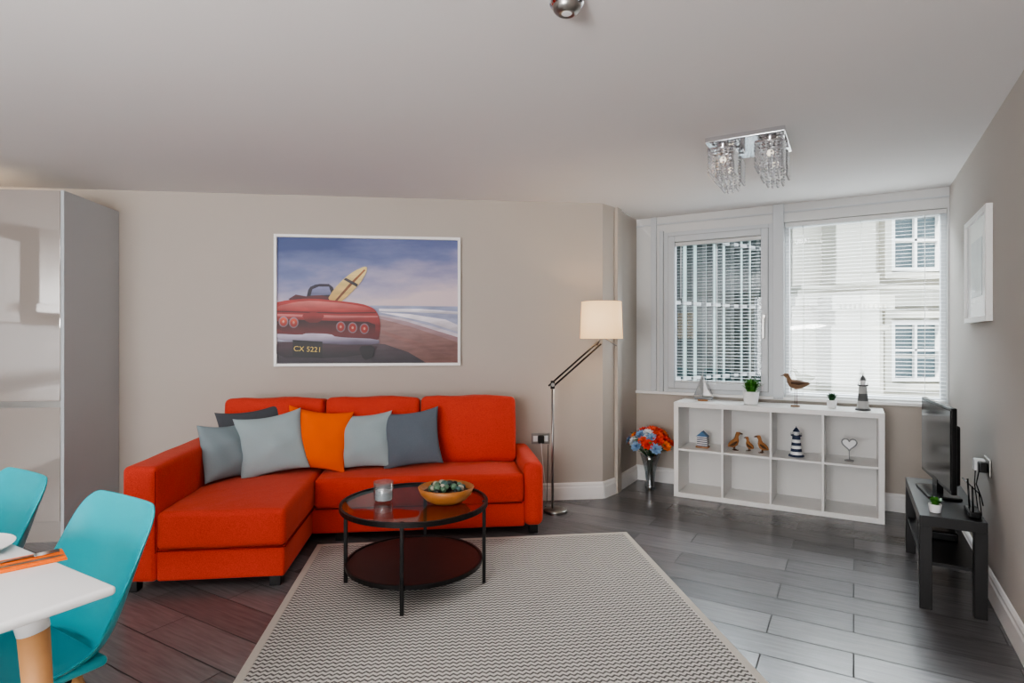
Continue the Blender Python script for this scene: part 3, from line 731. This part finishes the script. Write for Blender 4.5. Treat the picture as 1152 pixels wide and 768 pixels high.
for q in range(60):
    a=random.random()*6.28; rr=random.uniform(.06,.19); c0=Vector((rr*math.cos(a),rr*math.sin(a),.35+random.random()*.12)); dr=Vector((math.cos(a),math.sin(a),random.uniform(-.4,.5))).normalized(); sd=Vector((-math.sin(a),math.cos(a),0)); nn=len(V)
    V+=[c0-dr*.03,c0-sd*.018,c0+dr*.035,c0+sd*.018]; F.append((nn,nn+1,nn+2,nn+3))
mk('leaves',V,F,M['green'],Fv)

# ------------------------------------------------------------ tv bench
B=G('tv_bench',(W1.x,W1.y,0),R1)
bx0,bx1,by0,by1=-.325,-.065,-1.82,-.92
boxes('top',[(bx0,bx1,by0,by1,.40,.45)],M['blk'],B,bevel=.002)
boxes('shelf',[(bx0+.01,bx1-.01,by0+.05,by1-.05,.20,.216)],M['blk'],B)
boxes('legs',[(x,x+.05,y,y+.05,0,.40) for x in (bx0,bx1-.05) for y in (by0,by1-.05)],M['blk'],B,bevel=.002)
pf=W1-n_*.97-d*.235; pn=W1-n_*1.61-d*.165
tc_=(pf+pn)/2; tdir=(pn-pf).normalized()
TV=G('television',(tc_.x,tc_.y,.4515),math.atan2(tdir.y,tdir.x))
L=(pn-pf).length/2
boxes('bezel',[(-L,L,-.012,.012,.065,.50)],M['tv'],TV,bevel=.004)
nrm=Vector((-tdir.y,tdir.x)); sgn=1 if nrm.dot(-d)>0 else -1
boxes('screen',[(-L+.015,L-.015,*sorted((sgn*.0125,sgn*.0145)),.085,.485)],M['screen'],TV)
boxes('rear_housing',[(-L*.7,L*.7,*sorted((-sgn*.012,-sgn*.05)),.09,.40)],M['tv'],TV,bevel=.01)
boxes('neck',[(-.05,.05,-.015,.015,.01,.09)],M['tv'],TV); rbox('stand',-.16,.16,-.075,.075,0,.014,.006,M['tv'],TV)
def rp(x,y): p=W1+d*x+n_*y; return p
p=rp(-.10,-1.70); ro=G('router',(p.x,p.y,.4515),R1)
rbox('case',-.03,.02,-.07,.07,0,.03,.006,M['tv'],ro); tubes('antennas',[([(-.01,-.05,.02),(-.015,-.06,.15)],.004),([(-.01,.05,.02),(-.015,.07,.16)],.004)],M['tv'],ro)
p=rp(-.255,-1.73); plant('potted_plant',(p.x,p.y,.4515),.028,.04,M['green'],.04,40,.03)
p=rp(-.20,-1.25); mb=G('media_box',(p.x,p.y,.2165),R1); rbox('case',-.08,.08,-.13,.13,0,.045,.006,M['tv'],mb); boxes('display',[(-.082,-.0795,-.05,.05,.015,.03)],M['grey'],mb)
ws=G('wall_socket',(W1.x,W1.y,0),R1)
rbox('plate',-.012,-.001,-1.50,-1.35,.60,.69,.004,M['steel'],ws); rbox('plug_1',-.05,-.012,-1.485,-1.435,.62,.67,.006,M['tv'],ws); rbox('plug_2',-.06,-.012,-1.415,-1.365,.615,.675,.006,M['pot'],ws)
tubes('cables',[([(-.045,-1.46,.63),(-.06,-1.48,.56),(-.045,-1.52,.5),(-.05,-1.6,.48)],.003),([(-.05,-1.39,.63),(-.05,-1.36,.54),(-.04,-1.4,.4),(-.035,-1.42,.1),(-.05,-1.3,.02)],.003),
  ([(-.10,-1.35,.56),(-.04,-1.42,.5),(-.03,-1.5,.3),(-.04,-1.45,.1)],.003)],M['tv'],ws,seg=6)

# ------------------------------------------------------------ ceiling light
cc=Vector((1.33,3.27)); CL=G('crystal_ceiling_light',(cc.x,cc.y,H),R1)
rbox('mirror_plate',-.2,.2,-.2,.2,-.03,-.001,.004,M['chrome'],CL)
beads=[];bulbs=[]
s=.065
for cx in (-.12,.12):
    for cy in (-.115,.115):
        lathe('cup_%g_%g'%(cx,cy),[(.03,-.05),(.03,-.03)],M['chrome'],CL,loc=(cx,cy,0))
        zt_=-.06
        tubes('frame_%g_%g'%(cx,cy),[([(cx+a*s,cy+b_*s,zt_),(cx+a2*s,cy+b2*s,zt_)],.006) for (a,b_,a2,b2) in ((-1,-1,1,-1),(1,-1,1,1),(1,1,-1,1),(-1,1,-1,-1))]+[([(cx-s,cy,zt_),(cx+s,cy,zt_)],.003),([(cx,cy,-.03),(cx,cy,zt_)],.006)],M['chrome'],CL,seg=6)
        for q in range(6):
            f=-1+2*q/5
            for (px,py) in ((f,-1),(f,1),(-1,f),(1,f)):
                for r_ in range(8): beads.append((cx+px*s,cy+py*s,zt_-.01-r_*.0172,.0078))
        for q in range(4):
            for w in range(4):
                f,g_=-.6+.4*q,-.6+.4*w
                drop=.03*(1-max(abs(f),abs(g_)))
                for r_ in range(2): beads.append((cx+f*s,cy+g_*s,-.20-drop-r_*.014,.0078))
        bulbs.append((cx,cy,-.11,.018))
cry=mat('crystal',(230,231,235),.06,metal=.65,spec=1.0)
spheres('crystals',beads,cry,CL,sub=1,smooth=False); spheres('bulbs',bulbs,mat('halogen',(255,250,240),.3,emit=(255,240,215),es=1.2),CL,sub=2)
cs_=G('ceiling_spotlight',(.178,1.90,H),0)
lathe('rim',[(.056,-.001),(.056,-.010),(.050,-.016),(.045,-.017)],M['chrome'],cs_,seg=40)
lathe('eyeball',[(.046,-.016),(.044,-.028),(.036,-.038),(.026,-.043),(.018,-.041)],M['steel'],cs_,seg=32); lathe('lens',[(.018,-.040),(.016,-.042),(.001,-.043)],M['pot'],cs_,seg=24)

# ------------------------------------------------------------ kitchen tall cabinet
Kc=Vector((-2.838,3.70)); lx=(Kc-P0).dot(e_); ly=(Kc-P0).dot(bn)
KG=G('tall_kitchen_cabinet',(P0.x,P0.y,0),R2)
hc=2.24
boxes('side_panel',[(lx-.02,lx,ly+.0,-.003,0,hc)],M['cabs'],KG,bevel=.001)
boxes('carcass',[(lx-1.22,lx-.02,ly+.03,-.003,.14,hc)],M['cabs'],KG)
boxes('plinth',[(lx-1.22,lx-.02,ly+.05,ly+.07,0,.14)],M['cab'],KG)
dr=[]
for q in range(2):
    x1=lx-.023-q*.6; x0=x1-.596
    dr+=[(x0,x1,ly,ly+.02,.905,hc-.003),(x0,x1,ly,ly+.02,.143,.865)]
boxes('doors',dr,M['cab'],KG,bevel=.002)
boxes('handle_channel',[(lx-1.22,lx-.02,ly+.015,ly+.03,.865,.905)],M['steel'],KG)
# kitchen run along the left wall (outside the frame, mirrored in the gloss doors)
lt=(BL-LB).normalized(); KR=G('kitchen_units',(LB.x,LB.y,0),math.atan2(lt.y,lt.x)-math.pi/2)
boxes('base_units',[(.004,.56,1.0+q*.6,1.595+q*.6,.14,.86) for q in range(7)],mat('unit_gloss',(205,200,194),.15),KR,bevel=.002)
boxes('plinth',[(.004,.50,1.0,5.2,0,.14)],M['blk'],KR)
boxes('worktop',[(.004,.60,.98,5.22,.86,.90)],mat('worktop_dark',(70,66,64),.3),KR,bevel=.003)
boxes('wall_units',[(.004,.34,1.0+q*.6,1.595+q*.6,1.45,2.2) for q in (0,1,2,5,6)],M['white'],KR,bevel=.002)
boxes('splashback',[(.001,.008,1.0,5.2,.90,1.45)],mat('splashback_tile',(120,112,106),.2),KR)
boxes('extractor_hood',[(.004,.45,2.85,3.95,1.55,1.63),(.004,.28,3.2,3.6,1.63,2.39)],M['steel'],KR,bevel=.003)

# ------------------------------------------------------------ dining table + chairs
TC=Vector((-.902,1.335))
DT=G('dining_table',(TC.x,TC.y,0),R1)
TL,TW=1.5,.85
rbox('top',-TL,0,-TW,0,.718,.74,.01,M['tabletop'],DT)
for q,(x,y,sx,sy) in enumerate(((-.13,-.11,1,1),(-TL+.13,-.11,-1,1),(-.13,-TW+.11,1,-1),(-TL+.13,-TW+.11,-1,-1))):
    tube('leg_socket_%d'%q,[(x-.01*sx,y-.01*sy,.718),(x,y,.65)],[.034,.031],M['tabletop'],DT,seg=24)
    tube('leg_%d'%q,[(x,y,.65),(x+.03*sx,y+.03*sy,0)],[.030,.017],M['wood'],DT,seg=24)
boxes('apron',[(-TL+.12,-.12,-.13,-.11,.67,.718),(-TL+.12,-.12,-TW+.11,-TW+.13,.67,.718)],M['tabletop'],DT)
def tp(x,y): p=TC+d*x+n_*y; return p
p=Vector((-1.235,1.45)); N_=G('napkin',(p.x,p.y,.7405),R1+1.3)
boxes('cloth',[(-.1,.1,-.045,.045,0,.004),(-.098,.098,-.043,.043,.004,.007)],M['paper'],N_,bevel=.001)
Cu=G('cutlery',(p.x,p.y,.748),R1+1.3)
tubes('fork',[([(-.10,.012,0.002),(.04,.012,.003)],.003)]+[([(.04,.012+f,.004),(.09,.012+f*1.3,.005)],.0013) for f in (-.009,-.003,.003,.009)]+[([(.04,.002,.004),(.04,.022,.004)],.002)],M['steel'],Cu,seg=6)
mk('knife',[(-.10,-.02,0),(-.10,-.012,0),(0,-.011,0),(.09,-.013,0),(.10,-.02,0),(.08,-.028,0),(0,-.026,0)],[(0,1,2,3,4,5,6)],M['steel'],Cu)
p=Vector((-1.45,1.52)); pl=G('dinner_plate',(p.x,p.y,.7405),0)
lathe('plate',[(.07,0),(.075,.003),(.12,.014),(.122,.017),(.08,.008),(.001,.006)],M['pot'],pl,seg=48)

def chair(loc,rz):
    g=G('dining_chair',loc,rz)
    prof=[(-.225,.425,.19,.0),(-.20,.450,.215,.01),(-.14,.452,.228,.03),(-.06,.440,.235,.045),(.03,.432,.238,.06),(.11,.438,.238,.085),(.165,.47,.236,.10),(.20,.53,.232,.095),(.222,.60,.228,.08),(.243,.68,.224,.062),(.262,.755,.218,.045),(.272,.80,.205,.03),(.277,.83,.165,.015)]
    V=[];F=[];nx=12
    for i,(y,z,hw,curl) in enumerate(prof):
        a=prof[max(i-1,0)]; b_=prof[min(i+1,len(prof)-1)]
        t=Vector((0,b_[0]-a[0],b_[1]-a[1])).normalized(); nr=Vector((0,-t.z,t.y))
        for j in range(nx+1):
            u=-1+2*j/nx; p=Vector((hw*u*(1-.04*u*u*u*u),y,z))+nr*(curl*abs(u)**2.6); V.append(p)
    for i in range(len(prof)-1):
        for j in range(nx):
            q=i*(nx+1)+j; F.append((q,q+1,q+nx+2,q+nx+1))
    o_=mk('shell',V,F,M['teal'],g,smooth=True)
    s_=o_.modifiers.new('s','SOLIDIFY'); s_.thickness=.009; s_.offset=0
    sd=o_.modifiers.new('ss','SUBSURF'); sd.levels=2; sd.render_levels=2
    rbox('seat_pad',-.19,.19,-.19,.13,.444,.472,.013,M['teal'],g,bulge=(0,0,.006))
    for q,(sx,sy) in enumerate(((1,1),(-1,1),(1,-1),(-1,-1))):
        tube('leg_%d'%q,[(.10*sx,.10*sy-.02,.425),(.215*sx,.205*sy-.02,0)],[.019,.012],M['wood'],g,seg=14)
    br=[]
    for (a,b_) in (((1,1),(-1,1)),((1,-1),(-1,-1)),((1,1),(1,-1)),((-1,1),(-1,-1)),((1,1),(-1,-1)),((1,-1),(-1,1))):
        br.append(([(.145*a[0],.143*a[1]-.02,.26),(.145*b_[0],.143*b_[1]-.02,.26)],.004))
    tubes('braces',br,M['blkm'],g); boxes('mount',[(-.12,.12,-.13,.09,.405,.425)],M['blkm'],g)
    return g
p=tp(-.43,-.035); chair((p.x,p.y,0),R1)
p=tp(-1.08,-.04); chair((p.x,p.y,0),R1)

# ------------------------------------------------------------ camera
cam=D.cameras.new('camera'); cam.sensor_width=36; cam.lens=657/1152*36; cam.shift_y=-4/1152; cam.clip_start=.02
co=D.objects.new('camera',cam); co.location=(0,0,1.305); co.rotation_euler=(math.pi/2,0,0); link(co); C.scene.camera=co

# ------------------------------------------------------------ lights
try: C.scene.view_settings.look='AgX - Medium High Contrast'
except Exception: pass
w=D.worlds.new('world'); C.scene.world=w; w.use_nodes=True
bg=w.node_tree.nodes['Background']; bg.inputs[0].default_value=(.88,.94,1,1); bg.inputs[1].default_value=3.6
def light(nm,typ,loc,rot,energy,color=(1,1,1),**k):
    l=D.lights.new(nm,typ); l.energy=energy; l.color=color
    for a,v in k.items(): setattr(l,a,v)
    o_=D.objects.new(nm,l); o_.location=loc; o_.rotation_euler=rot; return link(o_)
def look(v): return Vector(v).to_track_quat('-Z','Y').to_euler()
light('sun','SUN',(0,0,20),look((.78,.36,-.64)),9,(1,.97,.92),angle=.02)
mx=(LB.x+RB.x)/2+.1
light('rear_fill_light','AREA',(mx,-2.6,1.3),look((0,1,0)),160,(.99,.985,.985),shape='RECTANGLE',size=RB.x-LB.x-.7,size_y=1.9)  # added fill light behind the camera, shining through the opening in the rear wall
light('ceiling_bounce_fill','AREA',(-1.3,-.6,1.5),look((0,.15,1)),95,(1,.975,.95),shape='DISK',size=.8)  # added upward fill without a fixture, bounced off the ceiling like a flash
light('lamp_bulb','POINT',(.67,4.38,1.45),(0,0,0),8,(1,.78,.5),shadow_soft_size=.04)
light('kitchen_cabinet_light','POINT',(-3.7,3.75,2.31),(0,0,0),2.5,(1,.7,.42),shadow_soft_size=.03)
sp=W0+d*1.3+n_*2.2
light('window_sky_fill','AREA',(sp.x,sp.y,3.9),look((-n_.x*.62,-n_.y*.62,-.78)),950,(.90,.95,1),shape='RECTANGLE',size=3.0,size_y=1.6)  # added area light above the view, strengthens daylight entering the windows
for (a,b_) in ((t1a,t1b),(t2a,t2b)):
    cpt=W0+d*((a+b_)/2)+n_*.2
    pl_=light('window_portal','AREA',(cpt.x,cpt.y,1.52),look((-n_.x,-n_.y,0)),1,(1,1,1),shape='RECTANGLE',size=b_-a,size_y=1.4)
    pl_.data.cycles.is_portal=True
